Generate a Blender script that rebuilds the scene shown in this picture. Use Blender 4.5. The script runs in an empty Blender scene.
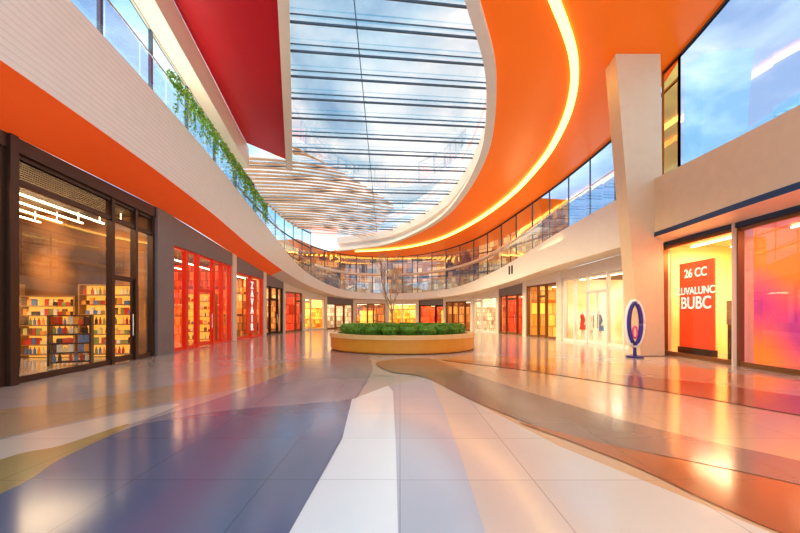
import bpy, bmesh, math, random
from mathutils import Vector, Matrix
from mathutils.geometry import tessellate_polygon
random.seed(7)
S=bpy.context.scene
COL=S.collection
S.view_settings.view_transform='Standard'
try: S.view_settings.look='Medium High Contrast'
except Exception: pass
S.view_settings.exposure=0.1

# ---------------------------------------------------------------- materials
MC={}
def mat(name,color,rough=0.5,metal=0.0,emis=None,es=0.0,var=0.08,scale=3.0,bump=0.0,bscale=40.0,coat=0.0,stripes=None):
    if name in MC: return MC[name]
    m=bpy.data.materials.new(name); m.use_nodes=True
    nt=m.node_tree; b=nt.nodes['Principled BSDF']
    tc=nt.nodes.new('ShaderNodeTexCoord')
    n=nt.nodes.new('ShaderNodeTexNoise'); n.inputs['Scale'].default_value=scale; n.inputs['Detail'].default_value=4
    nt.links.new(tc.outputs['Object'],n.inputs['Vector'])
    mx=nt.nodes.new('ShaderNodeMix'); mx.data_type='RGBA'
    c=list(color)
    mx.inputs[6].default_value=[max(0,x*(1-var)) for x in c]+[1]
    mx.inputs[7].default_value=[min(1,x*(1+var)) for x in c]+[1]
    nt.links.new(n.outputs['Fac'],mx.inputs[0])
    out=mx.outputs[2]
    if stripes:
        w=nt.nodes.new('ShaderNodeTexWave'); w.bands_direction=stripes[0]; w.inputs['Scale'].default_value=stripes[1]
        nt.links.new(tc.outputs['Object'],w.inputs['Vector'])
        r=nt.nodes.new('ShaderNodeMapRange'); r.inputs[1].default_value=0; r.inputs[2].default_value=0.25; r.inputs[3].default_value=stripes[2]; r.inputs[4].default_value=1
        nt.links.new(w.outputs['Fac'],r.inputs[0])
        m2=nt.nodes.new('ShaderNodeMix'); m2.data_type='RGBA'; m2.blend_type='MULTIPLY'; m2.inputs[0].default_value=1
        nt.links.new(out,m2.inputs[6]); nt.links.new(r.outputs[0],m2.inputs[7]); out=m2.outputs[2]
    nt.links.new(out,b.inputs['Base Color'])
    b.inputs['Roughness'].default_value=rough; b.inputs['Metallic'].default_value=metal
    b.inputs['Coat Weight'].default_value=coat; b.inputs['Coat Roughness'].default_value=0.12
    if emis: b.inputs['Emission Color'].default_value=(*emis,1); b.inputs['Emission Strength'].default_value=es
    if bump>0:
        n2=nt.nodes.new('ShaderNodeTexNoise'); n2.inputs['Scale'].default_value=bscale
        nt.links.new(tc.outputs['Object'],n2.inputs['Vector'])
        bp=nt.nodes.new('ShaderNodeBump'); bp.inputs['Strength'].default_value=bump; bp.inputs['Distance'].default_value=0.02
        nt.links.new(n2.outputs['Fac'],bp.inputs['Height']); nt.links.new(bp.outputs[0],b.inputs['Normal'])
    MC[name]=m; return m

def glassmat(name,tint=(1,1,1),refl=0.12,rough=0.01,gcol=(1,1,1)):
    if name in MC: return MC[name]
    m=bpy.data.materials.new(name); m.use_nodes=True
    nt=m.node_tree; nt.nodes.clear()
    o=nt.nodes.new('ShaderNodeOutputMaterial'); t=nt.nodes.new('ShaderNodeBsdfTransparent'); t.inputs[0].default_value=(*tint,1)
    g=nt.nodes.new('ShaderNodeBsdfGlossy'); g.inputs['Roughness'].default_value=rough; g.inputs[0].default_value=(*gcol,1)
    lw=nt.nodes.new('ShaderNodeLayerWeight'); lw.inputs[0].default_value=0.35
    mr=nt.nodes.new('ShaderNodeMapRange'); mr.inputs[3].default_value=refl; mr.inputs[4].default_value=min(1,refl+0.5)
    nt.links.new(lw.outputs['Fresnel'],mr.inputs[0])
    mx=nt.nodes.new('ShaderNodeMixShader')
    nt.links.new(mr.outputs[0],mx.inputs[0]); nt.links.new(t.outputs[0],mx.inputs[1]); nt.links.new(g.outputs[0],mx.inputs[2])
    nt.links.new(mx.outputs[0],o.inputs[0])
    MC[name]=m; return m

def floormat(name,color,rough=0.15):
    m=mat(name,color,rough,coat=0.25,var=0.04,scale=0.8)
    nt=m.node_tree; b=nt.nodes['Principled BSDF']
    b.inputs['Specular IOR Level'].default_value=.6
    src=b.inputs['Base Color'].links[0].from_socket
    tc=[n for n in nt.nodes if n.type=='TEX_COORD'][0]
    br=nt.nodes.new('ShaderNodeTexBrick'); br.offset=0; br.inputs['Scale'].default_value=1
    br.inputs['Brick Width'].default_value=1.2; br.inputs['Row Height'].default_value=1.2
    br.inputs['Mortar Size'].default_value=0.005; br.inputs['Color1'].default_value=(1,1,1,1); br.inputs['Color2'].default_value=(.95,.95,.96,1); br.inputs['Mortar'].default_value=(.65,.65,.65,1)
    nt.links.new(tc.outputs['Object'],br.inputs['Vector'])
    m2=nt.nodes.new('ShaderNodeMix'); m2.data_type='RGBA'; m2.blend_type='MULTIPLY'; m2.inputs[0].default_value=1
    nt.links.new(src,m2.inputs[6]); nt.links.new(br.outputs['Color'],m2.inputs[7]); nt.links.new(m2.outputs[2],b.inputs['Base Color'])
    n=nt.nodes.new('ShaderNodeTexNoise'); n.inputs['Scale'].default_value=0.9
    nt.links.new(tc.outputs['Object'],n.inputs['Vector'])
    r=nt.nodes.new('ShaderNodeMapRange'); r.inputs[3].default_value=rough*0.7; r.inputs[4].default_value=rough*1.5
    nt.links.new(n.outputs['Fac'],r.inputs[0]); nt.links.new(r.outputs[0],b.inputs['Roughness'])
    return m
def glowmosaic(name,dark,mid,bright,es,bw=.9,bh=.55):  # brick mosaic whose colours emit, standing in for lit displays
    m=bpy.data.materials.new(name); m.use_nodes=True; nt=m.node_tree;b=nt.nodes['Principled BSDF']
    uv=nt.nodes.new('ShaderNodeUVMap')
    def brick(w,h,off):
        br=nt.nodes.new('ShaderNodeTexBrick'); br.inputs['Scale'].default_value=1; br.inputs['Brick Width'].default_value=w; br.inputs['Row Height'].default_value=h; br.offset=off
        br.inputs['Mortar Size'].default_value=h*.05; br.inputs['Color1'].default_value=(0,0,0,1); br.inputs['Color2'].default_value=(1,1,1,1); br.inputs['Mortar'].default_value=(0,0,0,1)
        nt.links.new(uv.outputs[0],br.inputs['Vector']); return br
    b1=brick(bw*2.3,bh*3.1,.0); b2=brick(bw*.33,bh,.37)
    ad=nt.nodes.new('ShaderNodeMath'); ad.operation='MULTIPLY_ADD'; ad.inputs[1].default_value=.6
    ml=nt.nodes.new('ShaderNodeMath'); ml.operation='MULTIPLY'; ml.inputs[1].default_value=.4
    nt.links.new(b1.outputs['Color'],ad.inputs[0]); nt.links.new(b2.outputs['Color'],ml.inputs[0]); nt.links.new(ml.outputs[0],ad.inputs[2])
    r=nt.nodes.new('ShaderNodeValToRGB'); e=r.color_ramp.elements
    e[0].color=(*dark,1); e[0].position=.1; e[1].color=(*bright,1); e[1].position=.9
    x=e.new(.5);x.color=(*mid,1)
    nt.links.new(ad.outputs[0],r.inputs[0]); nt.links.new(r.outputs[0],b.inputs['Base Color']); nt.links.new(r.outputs[0],b.inputs['Emission Color']); b.inputs['Emission Strength'].default_value=es
    return m
def glowwall(name,c1,c2,es,sc=.35):  # interior glow put into the wall colour as an emitting gradient
    m=mat(name,c1,.5); nt=m.node_tree; b=nt.nodes['Principled BSDF']
    mx=[n for n in nt.nodes if n.type=='MIX'][0]; mx.inputs[6].default_value=(*c1,1); mx.inputs[7].default_value=(*c2,1)
    n=[n for n in nt.nodes if n.type=='TEX_NOISE'][0]; n.inputs['Scale'].default_value=sc; n.inputs['Detail'].default_value=0
    mr=nt.nodes.new('ShaderNodeMapRange'); mr.inputs[1].default_value=.35; mr.inputs[2].default_value=.65; nt.links.new(n.outputs['Fac'],mr.inputs[0]); nt.links.new(mr.outputs[0],mx.inputs[0])
    nt.links.new(mx.outputs[2],b.inputs['Emission Color']); b.inputs['Emission Strength'].default_value=es; return m

CREAM=mat('cream_plaster',(0.84,0.73,0.60),0.45,var=.05)
CREAMS=mat('cream_lined_cladding',(0.88,0.80,0.71),0.4,var=.05,stripes=('Z',2.2,0.88))
BEIGE=mat('warm_beige_plaster',(0.78,0.62,0.44),0.42,var=.06)
WHITE=mat('white_plaster',(0.87,0.83,0.77),0.4,var=.03)
ORANGE=mat('orange_gloss_ceiling',(0.92,0.17,0.006),0.3,var=.15,scale=.3,emis=(1,.20,.005),es=.2)  # ceiling emits a little, so its lit look is partly in the material
SOFF=mat('orange_red_soffit',(0.95,0.15,0.02),0.4,var=.1,scale=.4,emis=(1,.13,.01),es=.16)  # emission added to brighten the soffit; it holds no lamp
RED=mat('crimson_ceiling',(0.50,0.008,0.022),0.4,var=.12,scale=.4,emis=(1,.005,.02),es=.03)  # faint emission put in to lift the crimson
DARK=mat('dark_bronze_metal',(0.05,0.036,0.03),0.35,metal=.6)
BRFR=mat('bronze_brown_frame',(0.09,0.05,0.035),0.35,metal=.4)
BRONZE=mat('bronze_frame',(0.30,0.16,0.07),0.35,metal=.5)
BROWN=mat('brown_louver_metal',(0.20,0.12,0.08),0.45,metal=.3)
GREY=mat('grey_panel',(0.25,0.22,0.22),0.5)
SKYF=mat('slate_skylight_frame',(0.10,0.14,0.19),0.4,metal=.3)
BLUEM=mat('navy_painted_metal',(0.03,0.07,0.16),0.3,metal=.3)
STEEL=mat('brushed_steel',(0.6,0.6,0.62),0.25,metal=1)
WOOD=mat('timber_slat',(0.62,0.38,0.22),0.5,var=.25,scale=2,emis=(.8,.45,.25),es=.16)  # slats emit faintly; warm brightness put into the timber colour
LED=mat('yellow_led_lens',(1,.8,.3),.5,emis=(1,.64,.12),es=4)
LAMP=mat('warm_lamp_lens',(1,.9,.7),.5,emis=(1,.78,.45),es=7)
SIGNW=mat('white_sign_lettering',(.95,.93,.9),.5,emis=(1,.94,.88),es=.6)  # emission keeps the letters white under orange light
REDSH=mat('red_lacquer',(0.62,0.03,0.012),0.35,emis=(1,.05,.01),es=.15)  # red glow of the shop front put into the lacquer as emission
GL=glassmat('clear_glass',(0.97,0.98,0.98),0.06)
GLS=glassmat('skylight_glass',(0.92,0.97,1.0),0.03)
GLB=glassmat('blue_tinted_glass',(0.60,0.82,1),0.12)
GLK=glassmat('blue_reflective_glass',(0.72,0.87,0.98),0.16)
GLU=glassmat('tall_clear_blue_glass',(0.82,0.93,1),0.22)
GLA=glassmat('amber_glass',(1,.55,.15),0.16)
GLR=glassmat('railing_glass',(0.72,0.88,0.97),0.2)

# ---------------------------------------------------------------- helpers
def obj(name,verts,faces,mats,parent=None,label=None,cat=None,kind=None,group=None,smooth=False,midx=None):
    me=bpy.data.meshes.new(name); me.from_pydata([tuple(v) for v in verts],[],faces); 
    if not isinstance(mats,(list,tuple)): mats=[mats]
    for m in mats: me.materials.append(m)
    if midx: 
        for p,i in zip(me.polygons,midx): p.material_index=i
    if smooth: me.polygons.foreach_set('use_smooth',[True]*len(me.polygons))
    me.update()
    o=bpy.data.objects.new(name,me); COL.objects.link(o)
    if parent: o.parent=parent
    tag(o,label,cat,kind,group); return o
def setuv(o,fn):
    me=o.data; l=me.uv_layers.new(name='UVMap')
    for lp in me.loops: l.data[lp.index].uv=fn(lp.vertex_index,me.vertices[lp.vertex_index].co)
def tag(o,label=None,cat=None,kind=None,group=None):
    if label:o['label']=label
    if cat:o['category']=cat
    if kind:o['kind']=kind
    if group:o['group']=group
    return o
def empty(name,mtx,label=None,cat=None,kind=None,group=None):
    e=bpy.data.objects.new(name,None); e.empty_display_size=.2; COL.objects.link(e); e.matrix_world=mtx
    return tag(e,label,cat,kind,group)
class MB:
    def __init__(s): s.v=[];s.f=[];s.m=[]
    def add(s,vs,fs,mi=0):
        n=len(s.v); s.v+=[tuple(v) for v in vs]; s.f+=[tuple(i+n for i in f) for f in fs]; s.m+=[mi]*len(fs)
    def box(s,x0,x1,y0,y1,z0,z1,mi=0):
        s.add([(x0,y0,z0),(x1,y0,z0),(x1,y1,z0),(x0,y1,z0),(x0,y0,z1),(x1,y0,z1),(x1,y1,z1),(x0,y1,z1)],
              [(0,3,2,1),(4,5,6,7),(0,1,5,4),(1,2,6,5),(2,3,7,6),(3,0,4,7)],mi)
    def cyl(s,cx,cy,z0,z1,r0,r1=None,n=16,mi=0):
        if r1 is None:r1=r0
        a=[(cx+r0*math.cos(2*math.pi*i/n),cy+r0*math.sin(2*math.pi*i/n),z0) for i in range(n)]
        b=[(cx+r1*math.cos(2*math.pi*i/n),cy+r1*math.sin(2*math.pi*i/n),z1) for i in range(n)]
        s.add(a+b,[(i,(i+1)%n,n+(i+1)%n,n+i) for i in range(n)]+[tuple(range(n))[::-1],tuple(range(n,2*n))],mi)
    def lathe(s,prof,n=32,mi=0,sx=1,sy=1,cx=0,cy=0):
        vs=[];k=len(prof)
        for i in range(n):
            a=2*math.pi*i/n
            for r,z in prof: vs.append((cx+r*sx*math.cos(a),cy+r*sy*math.sin(a),z))
        fs=[(i*k+j,((i+1)%n)*k+j,((i+1)%n)*k+j+1,i*k+j+1) for i in range(n) for j in range(k-1)]
        s.add(vs,fs,mi)
    def tube(s,pts,rads,n=6,mi=0):
        vs=[];N=len(pts)
        for i,p in enumerate(pts):
            p=Vector(p); d=(Vector(pts[min(i+1,N-1)])-Vector(pts[max(i-1,0)])).normalized()
            a=d.orthogonal().normalized(); b=d.cross(a)
            for j in range(n):
                t=2*math.pi*j/n; vs.append(p+(a*math.cos(t)+b*math.sin(t))*rads[i])
        fs=[(i*n+j,i*n+(j+1)%n,(i+1)*n+(j+1)%n,(i+1)*n+j) for i in range(N-1) for j in range(n)]
        fs+=[tuple(range(n))[::-1],tuple(range((N-1)*n,N*n))]
        s.add(vs,fs,mi)
    def make(s,name,mats,**k): return obj(name,s.v,s.f,mats,midx=s.m,**k)
def cr(p0,p1,p2,p3,t):
    return [0.5*((2*b)+(-a+c)*t+(2*a-5*b+4*c-d)*t*t+(-a+3*b-3*c+d)*t**3) for a,b,c,d in zip(p0,p1,p2,p3)]
def spl(tab,t):
    n=len(tab)-1; t=max(0,min(n-1e-6,t)); i=int(t)
    return cr(tab[max(i-1,0)],tab[i],tab[i+1],tab[min(i+2,n)],t-i)

# facade table: X, Y, shop top Z, slab overhang, slab edge low Z, slab edge top Z
T=[(-7.6,0,5.25,1.1,5.9,8.15),(-8.1,8,5.25,1.15,5.85,8.15),(-8.9,16,5.3,1.1,5.75,8.05),(-9.5,25,4.7,.9,5.15,7.3),
(-9.0,34,3.8,.9,4.1,5.2),(-6.5,40,3.1,.9,3.2,3.95),(-2,42,2.9,.9,3.0,3.65),(2.5,40.5,2.9,.9,3.0,3.65),(6,36,3.1,.9,3.2,3.95),
(8,29,3.5,.9,3.6,4.75),(9.3,22,4.0,.9,4.1,5.8),(9.8,15,4.15,.75,4.25,6.3),(9.5,9,4.1,.9,4.2,6.0),(9.3,0,4.1,.9,4.2,6.0)]
def F(t,off=0.0):
    r=spl(T,t); a=spl(T,t-.03); b=spl(T,t+.03)
    d=Vector((b[0]-a[0],b[1]-a[1])).normalized()
    return Vector((r[0]+d.y*off,r[1]-d.x*off)),r
def zc(y): return 12-(max(y,8)-14)*.115
def zo(y): return 11-(max(y,6)-12)*.11
def ts(a,b,step=.08):
    n=max(2,int(round((b-a)/step))); return [a+(b-a)*i/n for i in range(n+1)]
def ribbon(name,t0,t1,prof,mats,step=.08,**k):
    vs=[];fs=[];L=0
    tt=ts(t0,t1,step)
    for t in tt:
        p=prof(t); L=len(p); vs+=p
    for i in range(len(tt)-1):
        for j in range(L-1):
            fs.append((i*L+j,(i+1)*L+j,(i+1)*L+j+1,i*L+j+1))
    o=obj(name,vs,fs,mats,**k)
    if isinstance(mats,bpy.types.Material) and mats.name.startswith('lit_'):
        setuv(o,lambda i,c:(tt[i//L]*7.0,c.z))
    return o
def at(t,off,z):
    p,r=F(t,off); return (p.x,p.y,z)

# ---------------------------------------------------------------- floor
def ground(u,v):
    y=600.0/(v-314.0); return ((u-400)*y/400.0,y)
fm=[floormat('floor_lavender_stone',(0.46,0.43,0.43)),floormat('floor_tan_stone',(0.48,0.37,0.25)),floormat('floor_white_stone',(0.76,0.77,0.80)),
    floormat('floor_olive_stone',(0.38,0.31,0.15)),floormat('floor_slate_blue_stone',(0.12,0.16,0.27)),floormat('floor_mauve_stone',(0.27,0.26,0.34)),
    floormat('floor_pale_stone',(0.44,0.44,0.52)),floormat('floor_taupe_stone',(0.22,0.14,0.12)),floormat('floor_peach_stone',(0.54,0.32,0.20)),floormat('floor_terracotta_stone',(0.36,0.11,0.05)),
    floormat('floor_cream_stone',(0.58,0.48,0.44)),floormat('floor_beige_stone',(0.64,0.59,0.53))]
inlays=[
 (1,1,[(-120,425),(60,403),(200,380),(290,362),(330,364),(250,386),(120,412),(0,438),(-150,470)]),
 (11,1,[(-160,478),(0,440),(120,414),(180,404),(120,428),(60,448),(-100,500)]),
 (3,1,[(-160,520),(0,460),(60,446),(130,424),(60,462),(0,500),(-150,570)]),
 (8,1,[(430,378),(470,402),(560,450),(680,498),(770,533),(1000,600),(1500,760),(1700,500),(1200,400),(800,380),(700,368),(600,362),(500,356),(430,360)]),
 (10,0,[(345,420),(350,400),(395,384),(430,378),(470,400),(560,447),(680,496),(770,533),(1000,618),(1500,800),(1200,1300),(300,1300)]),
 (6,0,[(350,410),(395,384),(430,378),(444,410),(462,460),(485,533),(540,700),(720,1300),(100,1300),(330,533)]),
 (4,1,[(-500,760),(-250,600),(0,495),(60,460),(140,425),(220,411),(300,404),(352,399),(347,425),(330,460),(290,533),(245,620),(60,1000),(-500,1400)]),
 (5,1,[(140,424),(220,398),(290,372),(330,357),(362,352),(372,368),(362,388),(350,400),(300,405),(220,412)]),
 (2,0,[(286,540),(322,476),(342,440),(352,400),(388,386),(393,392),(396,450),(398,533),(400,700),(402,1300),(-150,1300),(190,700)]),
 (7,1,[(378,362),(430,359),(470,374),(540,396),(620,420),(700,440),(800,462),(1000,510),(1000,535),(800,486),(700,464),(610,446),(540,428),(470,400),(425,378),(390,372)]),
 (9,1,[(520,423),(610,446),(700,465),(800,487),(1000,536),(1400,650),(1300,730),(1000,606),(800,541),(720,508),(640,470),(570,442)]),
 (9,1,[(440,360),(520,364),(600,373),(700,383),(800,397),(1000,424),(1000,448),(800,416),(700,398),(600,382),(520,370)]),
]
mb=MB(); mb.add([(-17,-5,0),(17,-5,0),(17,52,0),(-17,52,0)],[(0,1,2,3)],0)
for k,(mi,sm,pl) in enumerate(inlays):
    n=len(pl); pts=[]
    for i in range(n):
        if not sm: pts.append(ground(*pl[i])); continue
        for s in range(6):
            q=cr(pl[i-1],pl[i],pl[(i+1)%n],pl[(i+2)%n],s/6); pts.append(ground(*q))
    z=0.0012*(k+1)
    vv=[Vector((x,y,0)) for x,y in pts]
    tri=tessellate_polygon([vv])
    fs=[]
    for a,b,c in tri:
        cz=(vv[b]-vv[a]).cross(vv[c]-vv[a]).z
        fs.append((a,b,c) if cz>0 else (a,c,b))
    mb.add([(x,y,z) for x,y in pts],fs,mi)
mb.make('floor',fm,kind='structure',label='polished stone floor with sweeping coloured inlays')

# ---------------------------------------------------------------- slabs, soffits
def soff(t): 
    r=spl(T,t); return [at(t,0.0,r[2]),at(t,r[3],r[4])]
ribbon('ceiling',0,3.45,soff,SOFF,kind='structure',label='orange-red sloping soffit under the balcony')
ribbon('ceiling',3.45,13,soff,CREAM,kind='structure',label='cream soffit under the balcony')
def fas(t):
    r=spl(T,t); return [at(t,r[3],r[4]),at(t,r[3],r[5]),at(t,r[3]-.25,r[5]),at(t,-.9,r[5])]
ribbon('trim_1',0,4.0,fas,CREAMS,kind='structure',label='broad cream lined balcony fascia')
ribbon('trim_2',4.0,10.85,fas,WHITE,kind='structure',label='white curved balcony fascia')
ribbon('trim_8',10.85,13,fas,BEIGE,kind='structure',label='warm beige curved balcony fascia')
def edge(t):
    r=spl(T,t); return [at(t,r[3]+.02,r[4]-.02),at(t,r[3]+.02,r[4]+.14)]
ribbon('trim_3',10.9,13,edge,BLUEM,kind='structure',label='navy edge strip under fascia')
def r_off(t): return spl(T,t)[3]-.1
def fas3(t):
    p,r=F(t,r_off(t)); z=zc(p.y); return [at(t,.3,z-1.15),at(t,r_off(t),z-1.15),at(t,r_off(t),z-.02)]
ribbon('trim_4',0,2.75,fas3,CREAM,kind='structure',label='cream upper fascia')
def leX(y):
    return -3.7-.26*(y-13.4)
def redp(t):
    p,r=F(t,r_off(t)); y=p.y
    ye=y*1.0+min(2.0,max(0,(y-15)*.25)); 
    return [(p.x,y,zc(y)),(leX(ye)-.4,ye,zc(ye))]
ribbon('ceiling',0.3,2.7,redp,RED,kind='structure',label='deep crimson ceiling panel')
ys=[2+i*1.0 for i in range(24)]
vs=[];fs=[]
for y in ys:
    z=zc(y); vs+=[(leX(y)-.4,y,z+.3),(leX(y)-.4,y,z-.2),(leX(y),y,z-.2),(leX(y),y,z+.3)]
for i in range(len(ys)-1):
    for j in range(4): fs.append((i*4+j,(i+1)*4+j,(i+1)*4+(j+1)%4,i*4+(j+1)%4))
fs+=[(0,1,2,3),tuple(len(vs)-4+j for j in (3,2,1,0))]
obj('trim_5',vs,fs,CREAM,kind='structure',label='cream beam along skylight edge')

E=[(-6.3,40.0,5.0),(-4.2,39.2,5.7),(-1,37.5,6.3),(1.7,33.8,7.3),(3.4,30,8.2),(4.2,25.8,9.2),(4.45,22,10),(4.27,19,10.5),(3.45,15,11.2),(2.27,12.1,11.7),(0.9,9,12.1),(-0.5,6,12.45)]
def ooff(t): return -.9+ .75*max(0,min(1,(t-10.7)/.5))
def orp(s):
    e=spl(E,s); p,r=F(e[2],ooff(e[2]))
    k=5; out=[]
    for i in range(k+1):
        x=e[0]+(p.x-e[0])*i/k; y=e[1]+(p.y-e[1])*i/k; out.append((x,y,zo(y)))
    return out
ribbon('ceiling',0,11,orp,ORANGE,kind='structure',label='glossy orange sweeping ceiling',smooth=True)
def ups(s):
    e=spl(E,s); a=spl(E,s-.05); b=spl(E,s+.05); d=Vector((b[0]-a[0],b[1]-a[1])).normalized(); x,y=e[0],e[1]
    nx,ny=d.y,-d.x; q=lambda o,z:(x+nx*o,y+ny*o,z); zz=zo(y)
    return [q(.25,zz+.02),q(.25,zz-.16),q(-.15,zz-.16),q(-.15,zz+.22),q(-.38,zz+.22),q(-.38,zz+.5),q(-.05,zz+.6),q(.05,zc(y)+.1)]
ribbon('trim_6',0,11,ups,WHITE,kind='structure',label='deep layered cream rim around skylight')
LP=[(-4.5,40.3),(-2,39.9),(0.9,38.7),(3.7,36.0),(5.9,31.5),(7.3,26.5),(7.75,22),(7.6,19),(7.1,16.5),(6.2,14.3),(4.7,12.1),(3,10),(1.5,8)]
vs=[];fs=[];n=0
for s in ts(0,12,.1):
    q=spl(LP,s);a=spl(LP,s-.05);b=spl(LP,s+.05);d=Vector((b[0]-a[0],b[1]-a[1])).normalized();w=.14
    z=zo(q[1]); 
    for sx,dz in ((-1,-.02),(-1,-.12),(1,-.12),(1,-.02)): vs.append((q[0]+d.y*w*sx,q[1]-d.x*w*sx,z+dz))
    n+=1
for i in range(n-1):
    for j in range(4): fs.append((i*4+j,(i+1)*4+j,(i+1)*4+(j+1)%4,i*4+(j+1)%4))
obj('ceiling_light_strip',vs,fs,LED,label='long curving yellow light strip set in orange ceiling',cat='ceiling light')

# ---------------------------------------------------------------- skylight
Ey=sorted([(spl(E,s)[1],spl(E,s)[0]) for s in ts(0,11,.05)])
def reX(y):
    for i in range(len(Ey)-1):
        if Ey[i][0]<=y<=Ey[i+1][0]:
            f=(y-Ey[i][0])/max(1e-6,Ey[i+1][0]-Ey[i][0]); return Ey[i][1]+f*(Ey[i+1][1]-Ey[i][1])
    return Ey[0][1] if y<Ey[0][0] else Ey[-1][1]
Wy=sorted([(spl(T,s)[1],spl(T,s)[0]) for s in ts(2,5.2,.05)])
def lfX(y):
    if y<23.6: return leX(y)
    for i in range(len(Wy)-1):
        if Wy[i][0]<=y<=Wy[i+1][0]: return Wy[i][1]-.9
    return Wy[-1][1]-.9
sky=empty('window_1',Matrix.Identity(4),label='large curved glass skylight with slim transverse bars',kind='structure')
vs=[];fs=[];yy=[5+i*.5 for i in range(71)]
for y in yy: vs+=[(lfX(y),y,zc(y)+.12),(reX(y)+.1,y,zc(y)+.12)]
fs=[(2*i,2*i+1,2*i+3,2*i+2) for i in range(len(yy)-1)]
obj('glass_pane',vs,fs,GLS,parent=sky)
y=5.5;kb=0
while y<38.4:
    xl,xr=lfX(y),reX(y+.8); zl,zr=zc(y),zc(y+.8)
    w=.03;h=.05
    if kb%2: w=.012;h=.015
    vs=[(xl,y-w,zl-h),(xr,y+.8-w,zr-h),(xr,y+.8+w,zr-h),(xl,y+w,zl-h),(xl,y-w,zl+.03),(xr,y+.8-w,zr+.03),(xr,y+.8+w,zr+.03),(xl,y+w,zl+.03)]
    obj('skylight_bar',vs,[(0,3,2,1),(4,5,6,7),(0,1,5,4),(1,2,6,5),(2,3,7,6),(3,0,4,7)],SKYF,parent=sky)
    y+=(.95 if kb%2==0 else .3)*(1+.03*max(0,y-12)); kb+=1
m=MB(); m.tube([(-1.4,8,zc(8)),(-2.2,38,zc(38))],[.022,.022],4); m.make('skylight_rafter',SKYF,parent=sky)
m=MB()
NS=26
for i in range(NS):
    f=i/(NS-1); y=22.6+i*.55
    xl=lfX(y)+.05
    xr=-5.2+4.8*min(1,f*2.2)**.8-2.4*max(0,f-.45)*1.8
    if xr<xl+.5: continue
    dy=1.2+2.4*f; K=8; P=[]
    for k in range(K+1):
        g=k/K; x=xl+(xr-xl)*g; yy_=y+dy*g*g
        P.append((x,yy_,zc(yy_)-.16))
    vs=[];fs=[]
    for k,(x,yy_,z) in enumerate(P):
        w=.20*(1-.6*k/K)
        vs+=[(x,yy_-w,z),(x,yy_+w,z),(x,yy_+w,z+.04),(x,yy_-w,z+.04)]
    for k in range(K):
        for j in range(4): fs.append((k*4+j,(k+1)*4+j,(k+1)*4+(j+1)%4,k*4+(j+1)%4))
    m.add(vs,fs)
m.make('ceiling',WOOD,kind='structure',label='open curved timber louvres fanning under skylight')

# ---------------------------------------------------------------- upper-level glazing
wn=2
def glazing(t0,t1,off,zlo,zhi,g,step,bars,label,fm_=None,mw=.05):
    global wn
    w=empty('window_%d'%wn,Matrix.Identity(4),label=label,kind='structure'); wn+=1
    fm_=fm_ or DARK
    tt=ts(t0,t1,step) if step<t1-t0 else [t0,t1]
    for i in range(len(tt)-1):
        a,b=tt[i],tt[i+1]; k=max(1,int(math.ceil((b-a)/.15)))
        vs=[];fs=[]
        for j in range(k+1):
            t=a+(b-a)*j/k; p,_=F(t,off); vs+=[(p.x,p.y,zlo(t)),(p.x,p.y,zhi(t))]
        fs=[(2*j,2*j+2,2*j+3,2*j+1) for j in range(k)]
        obj('glass_pane',vs,fs,g,parent=w)
    for a in tt:
        p,r=F(a,off); m=MB(); m.box(p.x-mw,p.x+mw,p.y-mw,p.y+mw,zlo(a),zhi(a)); m.make('mullion',fm_,parent=w)
    for fr in bars:
        def pr(t):
            z=zlo(t)+(zhi(t)-zlo(t))*fr; return [at(t,off+.05,z-.04),at(t,off+.05,z+.04),at(t,off-.05,z+.04),at(t,off-.05,z-.04)]
        ribbon('transom',t0,t1,pr,fm_,step=min(.1,step/2),parent=w)
Zu=lambda t: spl(T,t)[5]
glazing(0,3.0,.35,Zu,lambda t: zc(F(t)[0].y)-1.1,GLB,.34,(0,.98),'blue tinted window wall on upper level',SKYF)
glazing(3.0,4.6,-.9,Zu,lambda t: zc(F(t)[0].y)+.1,GLB,.2,(0,.35,.7,.98),'curved upper-level glass wall',SKYF,.03)
glazing(4.6,9.2,-.9,Zu,lambda t: zo(F(t)[0].y),GLK,.3,(0,.98),'curved rear upper-level glass wall',SKYF,.04)
glazing(9.2,10.95,-.9,Zu,lambda t: zo(F(t)[0].y),GLK,.29,(0,.98),'curved upper-level glass wall under orange ceiling',SKYF,.03)
glazing(10.98,11.12,-.15,Zu,lambda t: zo(F(t,-.15)[0].y),GLA,.3,(.99,),'amber glass strip beside the slanted column',BRONZE,.03)
glazing(11.12,13,-.15,Zu,lambda t: zo(F(t,-.15)[0].y),GLU,.95,(.985,),'tall upper window showing sky and clouds',SKYF,.03)
LIT=glowmosaic('lit_gallery_wall',(.02,.025,.04),(.45,.16,.05),(1,.6,.25),1.1,1.8,.6)
ribbon('wall_back',4.3,9.3,lambda t:[at(t,-3.2,Zu(t)-.5),at(t,-3.2,zo(F(t)[0].y))],LIT,kind='structure')
LIT2=glowmosaic('lit_upper_shop_wall',(.05,.03,.02),(.9,.25,.04),(1,.6,.2),.8,1.6,.8)
ribbon('wall_left',1.95,3.0,lambda t:[at(t,-1.6,Zu(t)-.1),at(t,-1.6,Zu(t)+1.7)],LIT2,kind='structure')
ribbon('ceiling',4.3,9.3,lambda t:[at(t,-.9,zo(F(t)[0].y)),at(t,-3.2,zo(F(t)[0].y))],ORANGE,kind='structure')
def gal(t):
    z=Zu(t)+(zo(F(t)[0].y)-Zu(t))*.5; return [at(t,-.85,z-.1),at(t,-.45,z-.1),at(t,-.45,z+.1),at(t,-.85,z+.1)]
ribbon('trim_7',4.6,9.4,gal,WHITE,kind='structure',label='slim white upper gallery edge')

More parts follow.
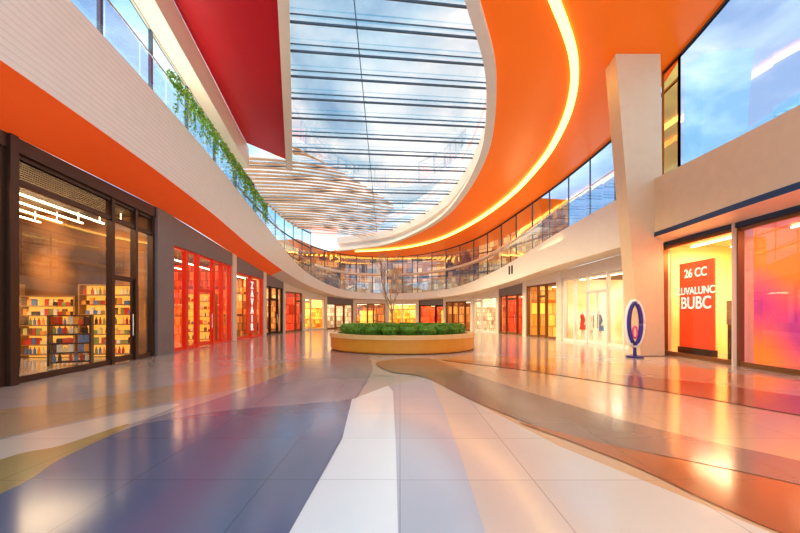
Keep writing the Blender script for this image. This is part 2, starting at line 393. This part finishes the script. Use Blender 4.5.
# railings
def railing(t0,t1,step,label,rh=1.02):
    e=empty('balcony_railing',Matrix.Identity(4),label=label,cat='railing')
    tt=ts(t0,t1,step)
    for i in range(len(tt)-1):
        a=tt[i]+.004;b=tt[i+1]-.004;ra,rb=spl(T,a),spl(T,b)
        pa=at(a,ra[3]-.06,ra[5]);pb=at(b,rb[3]-.06,rb[5])
        obj('glass_panel',[pa,pb,(pb[0],pb[1],pb[2]+rh),(pa[0],pa[1],pa[2]+rh)],[(0,1,2,3)],GLR,parent=e)
    m=MB(); pts=[];
    for t in ts(t0,t1,step/3):
        r=spl(T,t); pts.append(at(t,r[3]-.06,r[5]+rh+.04))
    m.tube(pts,[.025]*len(pts),6); m.make('handrail',STEEL,parent=e)
railing(0,4.2,.2,'frameless glass railing along cream balcony')
railing(4.22,9.0,.2,'curved glass railing across rear balcony')
railing(9.02,10.8,.2,'tall glass railing along white curved balcony',1.3)

# ---------------------------------------------------------------- storefronts
def frame(t0,t1):
    a,_=F(t0);b,_=F(t1); x=Vector((b.x-a.x,b.y-a.y,0)); L=x.length; x.normalize(); z=Vector((0,0,1)); y=z.cross(x)
    M=Matrix(((x.x,y.x,0,a.x),(x.y,y.y,0,a.y),(0,0,1,0),(0,0,0,1))); return M,L
def textmesh(name,body,size,mtl,parent,loc,ext=.02,vertical=False,bold=.0):
    c=bpy.data.curves.new('txt','FONT'); c.body='\n'.join(body) if vertical else body; c.size=size; c.extrude=ext; c.align_x='CENTER'; c.align_y='CENTER'; c.offset=bold
    if vertical: c.space_line=.85
    o=bpy.data.objects.new('t',c); COL.objects.link(o); bpy.context.view_layer.update()
    me=bpy.data.meshes.new_from_object(o.evaluated_get(bpy.context.evaluated_depsgraph_get())); bpy.data.objects.remove(o)
    me.materials.clear(); me.materials.append(mtl); me.transform(Matrix.Rotation(math.pi/2,4,'X')); me.transform(Matrix.Translation(loc))
    n=bpy.data.objects.new(name,me); COL.objects.link(n)
    if parent: n.parent=parent
    return n
PCOL=[(.65,.06,.03),(.85,.36,.06),(.80,.65,.3),(.25,.12,.05),(.80,.72,.55),(.25,.32,.10),(.50,.06,.03),(.04,.03,.03),(.10,.22,.42)]
PROD=[mat('product_%d'%i,c,.4,emis=c,es=.15) for i,c in enumerate(PCOL)]  # goods emit their own colour to look lit on the shelves
def bottle_mesh(mt):
    m=MB(); m.lathe([(0,0),(.04,0),(.042,.02),(.042,.14),(.016,.19),(.015,.24),(0,.24)],10); o=m.make('tmp',mt,smooth=True); me=o.data; bpy.data.objects.remove(o); return me
def box_mesh(mt,w=.12,h=.22):
    m=MB(); m.box(-w/2,w/2,-.05,.05,0,h-.02,0); m.box(-w/2+.01,w/2-.01,-.045,.045,h-.02,h); o=m.make('tmp',mt); me=o.data; bpy.data.objects.remove(o); return me
BM=[bottle_mesh(p) for p in PROD]; XM=[box_mesh(p) for p in PROD]+[box_mesh(p,.14,.13) for p in PROD]
SHW=mat('shelf_wood',(.40,.22,.09),.5,var=.2); SHD=mat('shelf_black_metal',(.03,.03,.03),.4,metal=.5)
BACKLIT=mat('backlit_shelf_panel',(.8,.45,.12),.5,emis=(1,.50,.08),es=.8)
BACKGOLD=mat('backlit_gold_panel',(.9,.55,.12),.5,emis=(1,.55,.08),es=1.1)
def shelf(M,x,y,w,h,nsh,label,nprod,group,mt=None,dark=False,ry=0,backlit=None,z0=.02):
    Mx=M@Matrix.Translation((x,y,z0))@Matrix.Rotation(ry,4,'Z'); e=empty('display_shelf',Mx,label=label,cat='shelf',group='shop display shelves')
    mt=mt or (SHD if dark else SHW)
    m=MB(); m.box(-w/2,-w/2+.05,-.2,.2,0,h); m.make('side_panel',mt,parent=e)
    m=MB(); m.box(w/2-.05,w/2,-.2,.2,0,h); m.make('side_panel',mt,parent=e)
    if not dark:
        m=MB(); m.box(-w/2+.05,w/2-.05,.17,.2,0,h); m.make('back_panel',backlit or mt,parent=e)
    for i in range(nsh+1):
        z=.08+i*(h-.12)/nsh
        m=MB(); m.box(-w/2+.05,w/2-.05,-.19,.17,z,z+.035); m.make('shelf_board',mt,parent=e)
        if i<nsh:
            for k in range(nprod):
                if random.random()<.12: continue
                me=random.choice(BM if (i%3==0) else XM)
                px=-w/2+.13+(w-.26)*k/max(1,nprod-1)
                o=bpy.data.objects.new('bottle' if me in BM else 'product_box',me); COL.objects.link(o)
                o.matrix_world=Mx@Matrix.Translation((px,-.06,z+.037))
                tag(o,'small coloured bottle on a shop shelf' if me in BM else 'small coloured carton on a shop shelf','bottle' if me in BM else 'box',group=group)
SHN=0
def shop(t0,t1,panels,hdr,label,fm_=DARK,hm=GREY,doors=(),transom=None,glass=GL,wall=((.05,.02,.01),(.6,.3,.1),(1,.75,.4)),es=.5,bw=.9,bh=.5,depth=4.5,lamps=2,power=120,pcol=(1,.7,.4),louver=False,recess=.12,post=.12,alonglamp=False,cmat=None,wmat=None):
    global SHN; SHN+=1
    M,L=frame(t0,t1); z0=spl(T,t0)[2];z1=spl(T,t1)[2]; zt=min(z0,z1)-hdr
    e=empty('storefront',M,label=label,cat='shop front')
    ya,yb=.0,.35
    vs=[(0,ya,zt),(L,ya,zt),(L,yb,zt),(0,yb,zt),(0,ya,z0),(L,ya,z1),(L,yb,z1),(0,yb,z0)]
    obj('header_panel',vs,[(0,3,2,1),(4,5,6,7),(0,1,5,4),(1,2,6,5),(2,3,7,6),(3,0,4,7)],hm,parent=e)
    xs=[0]; 
    tot=sum(panels)
    for p in panels: xs.append(xs[-1]+p/tot*L)
    for i,x in enumerate(xs):
        w=post; xa=min(max(x-w/2,0),L-w)
        m=MB(); m.box(xa,xa+w,recess-.08,recess+.1,0,zt); m.make('post',fm_,parent=e)
    m=MB(); m.box(0,L,recess-.04,recess+.06,zt-.1,zt); m.make('top_rail',fm_,parent=e)
    for i in range(len(panels)):
        xa,xb=xs[i]+post/2,xs[i+1]-post/2
        top=zt-.1
        if transom:
            m=MB(); m.box(xa,xb,recess-.05,recess+.06,transom-.06,transom+.06); m.make('transom',fm_,parent=e)
            if louver:
                m=MB(); n=9
                for k in range(n):
                    zz=transom+.06+(top-transom-.06)*k/n; hh=(top-transom-.06)/n
                    m.add([(xa,recess-.03,zz),(xb,recess-.03,zz),(xb,recess+.04,zz+hh*1.02),(xa,recess+.04,zz+hh*1.02)],[(0,1,2,3)])
                m.make('louver_panel',BROWN,parent=e)
            else:
                obj('glass_pane',[(xa,recess,transom+.06),(xb,recess,transom+.06),(xb,recess,top),(xa,recess,top)],[(0,1,2,3)],glass,parent=e)
            top=transom-.06
        if i in doors:
            nl=2 if xb-xa>1.6 else 1
            dh=min(2.6,top)
            if dh<top-.1:
                m=MB(); m.box(xa,xb,recess-.04,recess+.05,dh,dh+.08); m.make('door_header',fm_,parent=e)
            for q in range(nl):
                da=xa+(xb-xa)*q/nl+.01; db=xa+(xb-xa)*(q+1)/nl-.01
                m=MB(); f=.07; y0,y1=recess-.02,recess+.03
                m.box(da,da+f,y0,y1,.02,dh);m.box(db-f,db,y0,y1,.02,dh);m.box(da+f,db-f,y0,y1,.02,.2);m.box(da+f,db-f,y0,y1,dh-f,dh)
                d=m.make('door',fm_,parent=e)
                obj('glass_pane',[(da+f,recess,.2),(db-f,recess,.2),(db-f,recess,dh-f),(da+f,recess,dh-f)],[(0,1,2,3)],glass,parent=d)
                hx=db-.16 if q==0 else da+.16
                m=MB(); m.tube([(hx,recess-.09,.8),(hx,recess-.09,1.5)],[.02,.02],8); m.box(hx-.01,hx+.01,recess-.09,recess-.02,.88,.9); m.box(hx-.01,hx+.01,recess-.09,recess-.02,1.4,1.42); m.make('handle',STEEL,parent=d)
            if dh<top-.1:
                obj('glass_pane',[(xa,recess,dh+.08),(xb,recess,dh+.08),(xb,recess,top),(xa,recess,top)],[(0,1,2,3)],glass,parent=e)
        else:
            m=MB(); m.box(xa,xb,recess-.04,recess+.05,0,.14); m.make('bottom_rail',fm_,parent=e)
            obj('glass_pane',[(xa,recess,.14),(xb,recess,.14),(xb,recess,top),(xa,recess,top)],[(0,1,2,3)],glass,parent=e)
    wm=wmat or glowmosaic('shop_wall_%02d'%SHN,wall[0],wall[1],wall[2],es,bw,bh)
    cm=cmat or mat('shop_ceiling_dark',(.12,.08,.05),.6)
    m=MB(); D=depth
    m.add([(0,D,0),(L,D,0),(L,D,zt),(0,D,zt)],[(3,2,1,0)],0)
    m.add([(0,.35,0),(0,D,0),(0,D,zt),(0,.35,zt)],[(0,1,2,3)],0)
    m.add([(L,.35,0),(L,D,0),(L,D,zt),(L,.35,zt)],[(3,2,1,0)],0)
    m.add([(0,.3,zt),(L,.3,zt),(L,D,zt),(0,D,zt)],[(0,1,2,3)],1)
    o=m.make('wall_shop',[wm,cm],kind='structure'); o.matrix_world=M
    setuv(o,lambda i,c:(c.x+c.y,c.z+.13))
    for k in range(lamps):
        yy=.9+(D-1.6)*k/max(1,lamps-1) if lamps>1 else D/2
        zl=zt-.3 if alonglamp else zt-.04
        lm=MB(); lm.box(.3,L-.3,yy-.03,yy+.03,zl-.04,zl); lm.box(.5,.52,yy-.01,yy+.01,zl,zt-.01); lm.box(L-.52,L-.5,yy-.01,yy+.01,zl,zt-.01)
        o=lm.make('ceiling_lamp',LAMP,label='linear warm shop ceiling lamp',cat='ceiling light',group='shop ceiling lamps'); o.matrix_world=M
    if power>0:
        ld=bpy.data.lights.new('shop_light','AREA'); ld.shape='RECTANGLE'; ld.size=max(1,L*.7); ld.size_y=D*.6; ld.energy=power; ld.color=pcol
        lo=bpy.data.objects.new('shop_light',ld); COL.objects.link(lo); lo.matrix_world=M@Matrix.Translation((L/2,D*.5,zt-.15))
    return M,L,zt,e
DK=((.010,.006,.004),(.16,.055,.015),(.6,.26,.07))
WARM=((.12,.03,.01),(.75,.28,.05),(1,.72,.3))
M,L,zt,e=shop(.1,1.035,[1.2,1,1],.3,'bronze framed glass shop front with warm lit interior',fm_=BRFR,transom=4.4,louver=True,wall=DK,es=.6,power=160,hm=BRFR)
M,L,zt,e=shop(1.06,1.80,[3.3,1.2,1.1],.3,'bronze framed glass shop front with louvered transom',fm_=BRFR,transom=4.35,louver=True,doors=(1,),power=260,hm=BRFR,depth=7,lamps=9,post=.14,alonglamp=True,wmat=glowwall('deep_brown_shop_wall',(.06,.022,.008),(.30,.12,.035),.5,.8))
for yy_,hh_,ns_,np_ in ((1.4,2.5,7,13),(3.25,2.1,6,12),(5.1,2.5,7,8)):
    shelf(M,L-.3,yy_,1.75,hh_,ns_,'backlit timber wall shelf stocked with goods',np_,'goods on the shop shelves',ry=-math.pi/2,backlit=BACKLIT)
shelf(M,3.3,1.1,1.0,1.45,5,'dark metal display rack stocked with small goods',7,'goods on the shop racks',dark=True,ry=-math.pi/2+.4)
shelf(M,2.6,2.7,1.2,1.1,3,'dark metal display rack stocked with small goods',8,'goods on the shop racks',dark=True,ry=-math.pi/2+.2)
M,L,zt,e=shop(1.95,2.72,[1.2,1,1.6,1,1.2],.7,'red lacquered shop front with glass doors and grey header',fm_=REDSH,hm=GREY,doors=(2,),wall=((.18,.01,.005),(.75,.08,.015),(1,.5,.12)),es=.6,power=120,pcol=(1,.45,.2),post=.24,alonglamp=True,lamps=3)
shelf(M,L-.4,1.6,1.8,2.6,6,'backlit display shelf stocked with small goods',8,'goods in the red shop',ry=-math.pi/2,backlit=BACKLIT)
M,L,zt,e=shop(2.78,3.30,[1.2,1],.5,'red-orange shop front with white vertical lettering',wall=WARM,es=.7,power=60,fm_=REDSH,hm=GREY,post=.2)
rb=MB(); rb.box(1.5,3.3,-.06,-.01,.3,3.7); b=rb.make('sign_board',REDSH,parent=e); textmesh('sign_lettering','ZAVAIR',.62,SIGNW,e,(2.4,-.075,1.98),vertical=True,bold=.012)
YEL=((.35,.10,.01),(1,.55,.08),(1,.85,.4)); REDW=((.25,.02,.01),(.95,.10,.03),(1,.6,.2)); LGT=((.25,.16,.09),(.85,.62,.38),(1,.88,.65))
cols=[WARM,REDW,YEL,LGT,WARM,YEL,REDW,WARM,LGT,REDW,YEL]
segs=[(3.35,3.74),(3.78,4.2),(4.26,4.75),(4.8,5.4),(5.46,6.1),(6.16,6.8),(6.86,7.45),(7.5,8.1),(8.16,8.7),(8.76,9.25),(9.31,9.82)]
lay=[([1,1.4,1],(1,),DARK),([2,1],(1,),BRONZE),([1,2],(0,),WHITE),([1,1,1],(1,),BRONZE),([2,1.2,2],(1,),BRONZE),([1,1],(),WHITE),([3,1.5],(1,),DARK),([1,2,1],(1,),BRONZE),([1.5,3],(0,),WHITE),([1,1.5,1],(1,),BRONZE),([2,1.4,2],(1,),BRONZE)]
for i,(a,b) in enumerate(segs):
    pn,dr,fr_=lay[i]
    M,L,zt,e=shop(a,b,pn,.3 if i%3 else .5,'curved mall shop front with %s interior'%('warm orange' if i in(0,4,7) else 'red' if i in(1,6,9) else 'yellow lit'),doors=dr,fm_=fr_,wall=cols[i],es=1.0,bw=(1,1.6,.7)[i%3],bh=(.45,.8,.35)[i%3],power=50,depth=3.5,lamps=1,hm=(GREY,CREAM,CREAM)[i%3],post=.09)
    if i%2==0: shelf(M,L/2,2.8,min(2.6,L*.6),1.9,3,'display shelf stocked with small goods',3,'goods in the rear shops',backlit=BACKGOLD)
M,L,zt,e=shop(9.9,10.82,[1.1,1.1,1.6,1.1,1.1],.5,'white framed boutique front with mannequins',fm_=WHITE,hm=CREAM,doors=(2,),wmat=glowwall('boutique_wall',(.85,.50,.22),(1,.80,.5),.55,.6),power=160,pcol=(1,.85,.65),post=.09)
def mannequin(col1,Mx,lab):
    sk=[(0,0,.95),(0,0,1.2),(0,0,1.42),(0,0,1.52),(0,0,1.66),(.1,0,.9),(.11,-.03,.5),(.12,0,.08),(.12,-.1,.03),(-.1,0,.9),(-.14,.03,.5),(-.16,0,.08),(-.16,-.1,.03),
        (.19,0,1.4),(.25,.02,1.13),(.24,-.08,.88),(-.19,0,1.4),(-.25,.02,1.13),(-.22,-.1,.9)]
    ed=[(0,1),(1,2),(2,3),(3,4),(0,5),(5,6),(6,7),(7,8),(0,9),(9,10),(10,11),(11,12),(2,13),(13,14),(14,15),(2,16),(16,17),(17,18)]
    rd=[.13,.11,.13,.05,.09,.09,.06,.04,.035,.09,.06,.04,.035,.06,.045,.03,.06,.045,.03]
    me=bpy.data.meshes.new('b'); me.from_pydata(sk,ed,[]); o=bpy.data.objects.new('mannequin',me); COL.objects.link(o)
    md=o.modifiers.new('s','SKIN')
    for v,r in zip(me.skin_vertices[0].data,rd): v.radius=(r,r*.8)
    me.skin_vertices[0].data[0].use_root=True
    o.modifiers.new('u','SUBSURF').levels=1
    me.materials.append(WHITE); o.matrix_world=Mx
    tag(o,lab,'mannequin',group='boutique mannequins')
    m=MB(); m.lathe([(.24,.62),(.19,.9),(.155,1.1),(.19,1.3),(.2,1.42),(.07,1.5)],16,sy=.75); m.make('dress',[col1],parent=o,smooth=True)
    m=MB(); m.cyl(0,0,0,.03,.26,n=20); m.make('base',STEEL,parent=o)
for k,(x,c,lb) in enumerate([(.7,PROD[0],'red'),(1.5,PROD[4],'cream'),(2.3,PROD[8],'blue'),(4.6,PROD[1],'orange'),(5.4,PROD[7],'black')]):
    mannequin(c,M@Matrix.Translation((x,.85,.02)),'white mannequin wearing a %s dress behind shop glass'%lb)
shelf(M,2.5,3.9,3,2.0,4,'display shelf stocked with small goods',7,'goods in the boutique',backlit=BACKGOLD)
CRC=mat('shop_ceiling_cream',(.7,.5,.3),.6)
M,L,zt,e=shop(11.0,11.6,[1],.12,'wide thin-framed glass shop front glowing golden',fm_=BRONZE,hm=BLUEM,wmat=glowwall('golden_shop_wall',(.90,.34,.07),(1,.68,.28),.6,.3),power=160,pcol=(1,.72,.4),depth=3,lamps=2,post=.05,cmat=CRC)
PRED=mat('poster_red',(.80,.09,.03),.5,emis=(1,.09,.02),es=.3)
pe=empty('poster',M@Matrix.Translation((1.15,.5,0.02)),label='tall red poster stand with white lettering behind shop glass',cat='poster')
m=MB(); m.box(-.85,.85,-.03,.03,.3,3.3); m.make('panel',PRED,parent=pe)
m=MB(); m.box(-.85,.85,-.1,.1,.0,.3); m.make('base',DARK,parent=pe)
for tx,sz,zz,xx in (('26 CC',.42,2.9,0),('LUVALUNC',.36,2.28,0),('BUBC',.6,1.85,0)):
    textmesh('lettering',tx,sz,SIGNW,pe,(xx,-.045,zz),.005,bold=.006)
kb_=empty('kiosk_cabinet',M@Matrix.Translation((2.6,.75,.02)),label='slim dark kiosk cabinet beside the red poster',cat='cabinet')
m=MB(); m.box(-.2,.2,-.15,.15,0,1.15); m.make('body',DARK,parent=kb_)
m=MB(); m.box(-.22,.22,-.17,.17,1.15,1.9); m.box(-.18,.18,-.175,-.17,1.2,1.85); m.make('display_head',GREY,parent=kb_)
M,L,zt,e=shop(11.61,12.7,[1.6,1],.12,'wide thin-framed glass shop front with orange and magenta glow',fm_=BRONZE,hm=BLUEM,wmat=glowwall('sunset_shop_wall',(.95,.26,.03),(.40,.07,.28),.6,.45),power=140,pcol=(1,.5,.3),depth=2.6,lamps=1,glass=glassmat('rosy_glass',(1,.88,.86),.1),post=.05,cmat=CRC)
MAG=mat('magenta_panel',(.30,.06,.30),.4,emis=(.45,.07,.45),es=.35)  # self-glowing panel added to give the shop its magenta tint
m=MB(); m.box(0,1.6,-.04,.04,0,3.4); m.box(-.05,1.65,-.12,.12,0,.12); o=m.make('magenta_glow_panel',MAG,label='added tall panel carrying the magenta glow inside the shop',cat='glow panel'); o.matrix_world=M@Matrix.Translation((1.3,1.4,.02))
segall=[(0,.1),(1.035,1.06),(1.80,1.95),(2.72,2.78),(3.30,3.35)]+[(segs[i][1],segs[i+1][0]) for i in range(10)]+[(9.82,9.9),(10.82,11.0),(11.6,11.61),(12.7,13)]
for i,(a,b) in enumerate(segall):
    M,L=frame(a,b); za,zb=spl(T,a)[2],spl(T,b)[2]
    vs=[(0,-.06,0),(L,-.06,0),(L,.5,0),(0,.5,0),(0,-.06,za),(L,-.06,zb),(L,.5,zb),(0,.5,za)]
    o=obj('wall_pier',vs,[(0,3,2,1),(4,5,6,7),(0,1,5,4),(1,2,6,5),(2,3,7,6),(3,0,4,7)],BRFR if i in(1,) else (GREY if i==2 else CREAM),kind='structure'); o.matrix_world=M
p,r=F(9.25,.94); a,_=F(9.2);b,_=F(9.3); d=Vector((b.x-a.x,b.y-a.y,0)).normalized(); yv=Vector((0,0,1)).cross(d)
o=textmesh('fascia_sign','11',.75,DARK,None,(0,0,0),bold=.02); o.matrix_world=Matrix(((d.x,yv.x,0,p.x),(d.y,yv.y,0,p.y),(0,0,1,4.45),(0,0,0,1))); tag(o,'dark numerals fixed to white curved fascia','sign')

# ---------------------------------------------------------------- slanted column
def prism(name,base,top,mt,**k):
    vs=base+top; return obj(name,vs,[(0,3,2,1),(4,5,6,7),(0,1,5,4),(1,2,6,5),(2,3,7,6),(3,0,4,7)],mt,**k)
prism('slanted_column',[(8.55,14.2,0.02),(9.4,14.2,0.02),(9.45,15,0.02),(8.6,15,0.02)],[(7.65,14.2,10.74),(9.25,14.2,10.74),(9.3,15,10.65),(7.7,15,10.65)],BEIGE,label='beige slanted column widening towards orange ceiling',cat='column')
RB=mat('white_gloss_ring',(.92,.93,.97),.2,coat=.5); RP=mat('navy_violet_gloss',(.05,.04,.28),.3); RK=mat('pink_gloss',(.8,.15,.35),.3)
N=36
sc=empty('oval_sculpture',Matrix.Translation((8.10,13.8,.02))@Matrix.Rotation(-.2,4,'Z'),label='slim oval ring sign, white outside with navy inside and pink detail',cat='sculpture')
ring=MB(); ring.tube([(.29*math.cos(2*math.pi*i/N),0,1.15+.80*math.sin(2*math.pi*i/N)) for i in range(N+1)],[.05]*(N+1),10)
ring.make('outer_ring',RB,parent=sc,smooth=True)
r2=MB(); r2.tube([(.19*math.cos(2*math.pi*i/N),-.02,1.15+.69*math.sin(2*math.pi*i/N)) for i in range(N+1)],[.07]*(N+1),8); r2.make('inner_ring',RP,parent=sc,smooth=True)
r4=MB(); r4.tube([(.07*math.cos(2*math.pi*i/N),-.02,.85+.2*math.sin(2*math.pi*i/N)) for i in range(N+1)],[.035]*(N+1),8); r4.make('pink_loop',RK,parent=sc,smooth=True)
r3=MB(); r3.cyl(0,0,0,.04,.28,.28,n=24); r3.cyl(0,0,.04,.33,.06,.05,n=16); r3.make('base',RP,parent=sc)

# ---------------------------------------------------------------- planter
pc=(0.1,17.8)
pl=empty('round_planter',Matrix.Translation((pc[0],pc[1],.02)),label='large round golden-orange planter with clipped green hedge',cat='planter')
PY=mat('golden_planter_paint',(.80,.36,.05),.35); PL=mat('planter_cream_rim',(.88,.58,.26),.35)
m=MB(); m.lathe([(3.08,0),(3.08,.05),(3.14,.05),(3.14,.52)],72); m.make('body',PY,parent=pl)
m=MB(); m.lathe([(3.14,.52),(3.18,.52),(3.18,.68),(2.85,.68),(2.85,.5)],72); m.make('rim',PL,parent=pl)
m=MB(); m.lathe([(2.85,.55),(0,.6)],48); m.make('soil',mat('dark_soil',(.05,.03,.02),.9,bump=.5),parent=pl)
LEAF=mat('boxwood_leaf',(.14,.32,.04),.5,var=.4,scale=8); LEAF2=mat('bright_leaf',(.36,.50,.07),.5,var=.3,scale=6); STEM=mat('bark_brown',(.45,.32,.24),.7)
def leaves(n,rx,ry,rz,size,surf=.75,top=.75,low=-1):
    m=MB()
    for i in range(n):
        while True:
            p=Vector((random.uniform(-1,1),random.uniform(-1,1),random.uniform(-1,1)))
            if surf*.6<p.length<1: break
        p=Vector((p.x*rx,p.y*ry,min(p.z,top)*rz)); a=Vector((random.gauss(0,1),random.gauss(0,1),random.gauss(0,1))).normalized(); b=a.orthogonal().normalized(); s=size*random.uniform(.7,1.2)
        m.add([p-a*s,p+b*s*.5,p+a*s,p-b*s*.5],[(0,1,2,3)],random.choice((0,0,1)))
    return m
bm_=[]
for k in range(3):
    o=leaves(750,.42,.42,.34,.038,top=.5).make('tmp',[LEAF,LEAF2]); bm_.append(o.data); bpy.data.objects.remove(o)
core=MB(); core.lathe([(0,-.22),(.25,-.2),(.34,0),(.3,.12),(0,.13)],12); co=core.make('tmp',LEAF); core_me=co.data; bpy.data.objects.remove(co)
for rad,cnt in ((2.40,21),(1.6,13),(.8,6)):
    for k in range(cnt):
        a=2*math.pi*(k+.1*random.random())/cnt
        o=bpy.data.objects.new('boxwood_shrub',bm_[k%3]); COL.objects.link(o)
        o.location=(pc[0]+rad*math.cos(a),pc[1]+rad*math.sin(a),.88); o.rotation_euler=(0,0,random.random()*6)
        tag(o,'clipped green boxwood shrub in round planter','shrub',group='hedge shrubs in the planter')
        c=bpy.data.objects.new('foliage_core',core_me); COL.objects.link(c); c.parent=o
def tree(x,y,h,seed,lab):
    rnd=random.Random(seed); m=MB()
    def grow(p,d,l,r,dep):
        pts=[p];rr=[r]; q=Vector(p); dd=Vector(d)
        for i in range(4):
            dd=(dd+Vector((rnd.gauss(0,.08),rnd.gauss(0,.08),.06))).normalized(); q=q+dd*l/4; pts.append(q.copy()); rr.append(max(.010,r*(1-.12*(i+1))))
        m.tube(pts,rr,6)
        if dep>0:
            for k in range(4):
                nd=(dd+Vector((rnd.uniform(-.5,.5),rnd.uniform(-.5,.5),rnd.uniform(.1,.5)))).normalized()
                s=pts[rnd.choice((2,3,4,4))]; grow(s,nd,l*.66,r*.58,dep-1)
    grow(Vector((0,0,0)),Vector((0,0,1)),h*.40,.05,3)
    o=m.make('ornamental_tree',STEM,label=lab,cat='tree'); o.location=(x,y,.6)
tree(-.3,17.8,4.3,11,'slender sparse bare-branched tree in planter')

for k in range(13):
    t=1.62+k*.115; r=spl(T,t); z=r[5]+1.0
    p=at(t,r[3]+.14,z)
    rnd=random.Random(k)
    m=leaves(rnd.randint(140,200),.17,.46,.18,.052)
    for q in range(8):
        yy=rnd.uniform(-.45,.45); l=rnd.uniform(.3,1.3); x0=.08+rnd.uniform(0,.08)
        m.tube([(x0,yy,0),(x0+.04,yy,-l*.5),(x0+.03,yy+.05,-l)],[.008,.006,.004],4,0)
        for s in range(int(l*22)):
            zz=-rnd.random()*l; c=Vector((x0+rnd.gauss(0,.04),yy+rnd.gauss(0,.05),zz)); a=Vector((rnd.gauss(0,1),rnd.gauss(0,1),rnd.gauss(0,1))).normalized(); b=a.orthogonal(); b.normalize()
            m.add([c-a*.06,c+b*.03,c+a*.06,c-b*.03],[(0,1,2,3)],rnd.choice((0,1)))
    o=m.make('hanging_ivy',[LEAF,LEAF2],label='trailing green ivy spilling over glass railing',cat='plant',group='ivy along the balcony railing'); o.location=p
    a,_=F(t-.02);b,_=F(t+.02); o.rotation_euler=(0,0,math.atan2(b.y-a.y,b.x-a.x)-math.pi/2)

# ---------------------------------------------------------------- world & lights
w=bpy.data.worlds.new('w'); S.world=w; w.use_nodes=True; nt=w.node_tree; bg=nt.nodes['Background']
tc=nt.nodes.new('ShaderNodeTexCoord'); mp=nt.nodes.new('ShaderNodeMapping'); mp.inputs['Scale'].default_value=(1.2,1.2,2.4); nt.links.new(tc.outputs['Generated'],mp.inputs[0])
n=nt.nodes.new('ShaderNodeTexNoise'); n.inputs['Scale'].default_value=2.2; n.inputs['Detail'].default_value=7; n.inputs['Roughness'].default_value=.55; n.inputs['Distortion'].default_value=.4; nt.links.new(mp.outputs[0],n.inputs['Vector'])
r=nt.nodes.new('ShaderNodeValToRGB'); r.color_ramp.elements[0].position=.38; r.color_ramp.elements[0].color=(.15,.38,.60,1); r.color_ramp.elements[1].position=.60; r.color_ramp.elements[1].color=(.88,.92,.94,1)
x=r.color_ramp.elements.new(.48); x.color=(.38,.60,.74,1)
nt.links.new(n.outputs['Fac'],r.inputs[0]); nt.links.new(r.outputs[0],bg.inputs[0]); bg.inputs[1].default_value=1.6
sd=bpy.data.lights.new('sun','SUN'); sd.energy=7; sd.angle=.35; sd.color=(1,.72,.38); so=bpy.data.objects.new('sun',sd); COL.objects.link(so)
so.rotation_euler=Vector((-.68,-.10,.75)).to_track_quat('Z','Y').to_euler()
def area(loc,rot,sx,sy,e,c):
    d=bpy.data.lights.new('fill_uplight','AREA'); d.shape='RECTANGLE'; d.size=sx;d.size_y=sy;d.energy=e;d.color=c  # added uplights that brighten the ceilings, with no fixtures modelled
    o=bpy.data.objects.new('fill_uplight',d); COL.objects.link(o); o.location=loc; o.rotation_euler=rot
    return o
area((8.6,26,5.4),(math.pi,math.radians(-20),0),1,10,120,(1,.6,.3))
area((-8.0,10,8.4),(math.pi,math.radians(15),0),.4,12,160,(1,.85,.7))
cd=bpy.data.cameras.new('cam'); cd.lens=18; cd.sensor_width=36; cd.shift_y=(314-266.5)/800; cd.clip_end=300
co=bpy.data.objects.new('camera',cd); COL.objects.link(co); co.location=(0,0,1.5); co.rotation_euler=(math.pi/2,0,0); S.camera=co
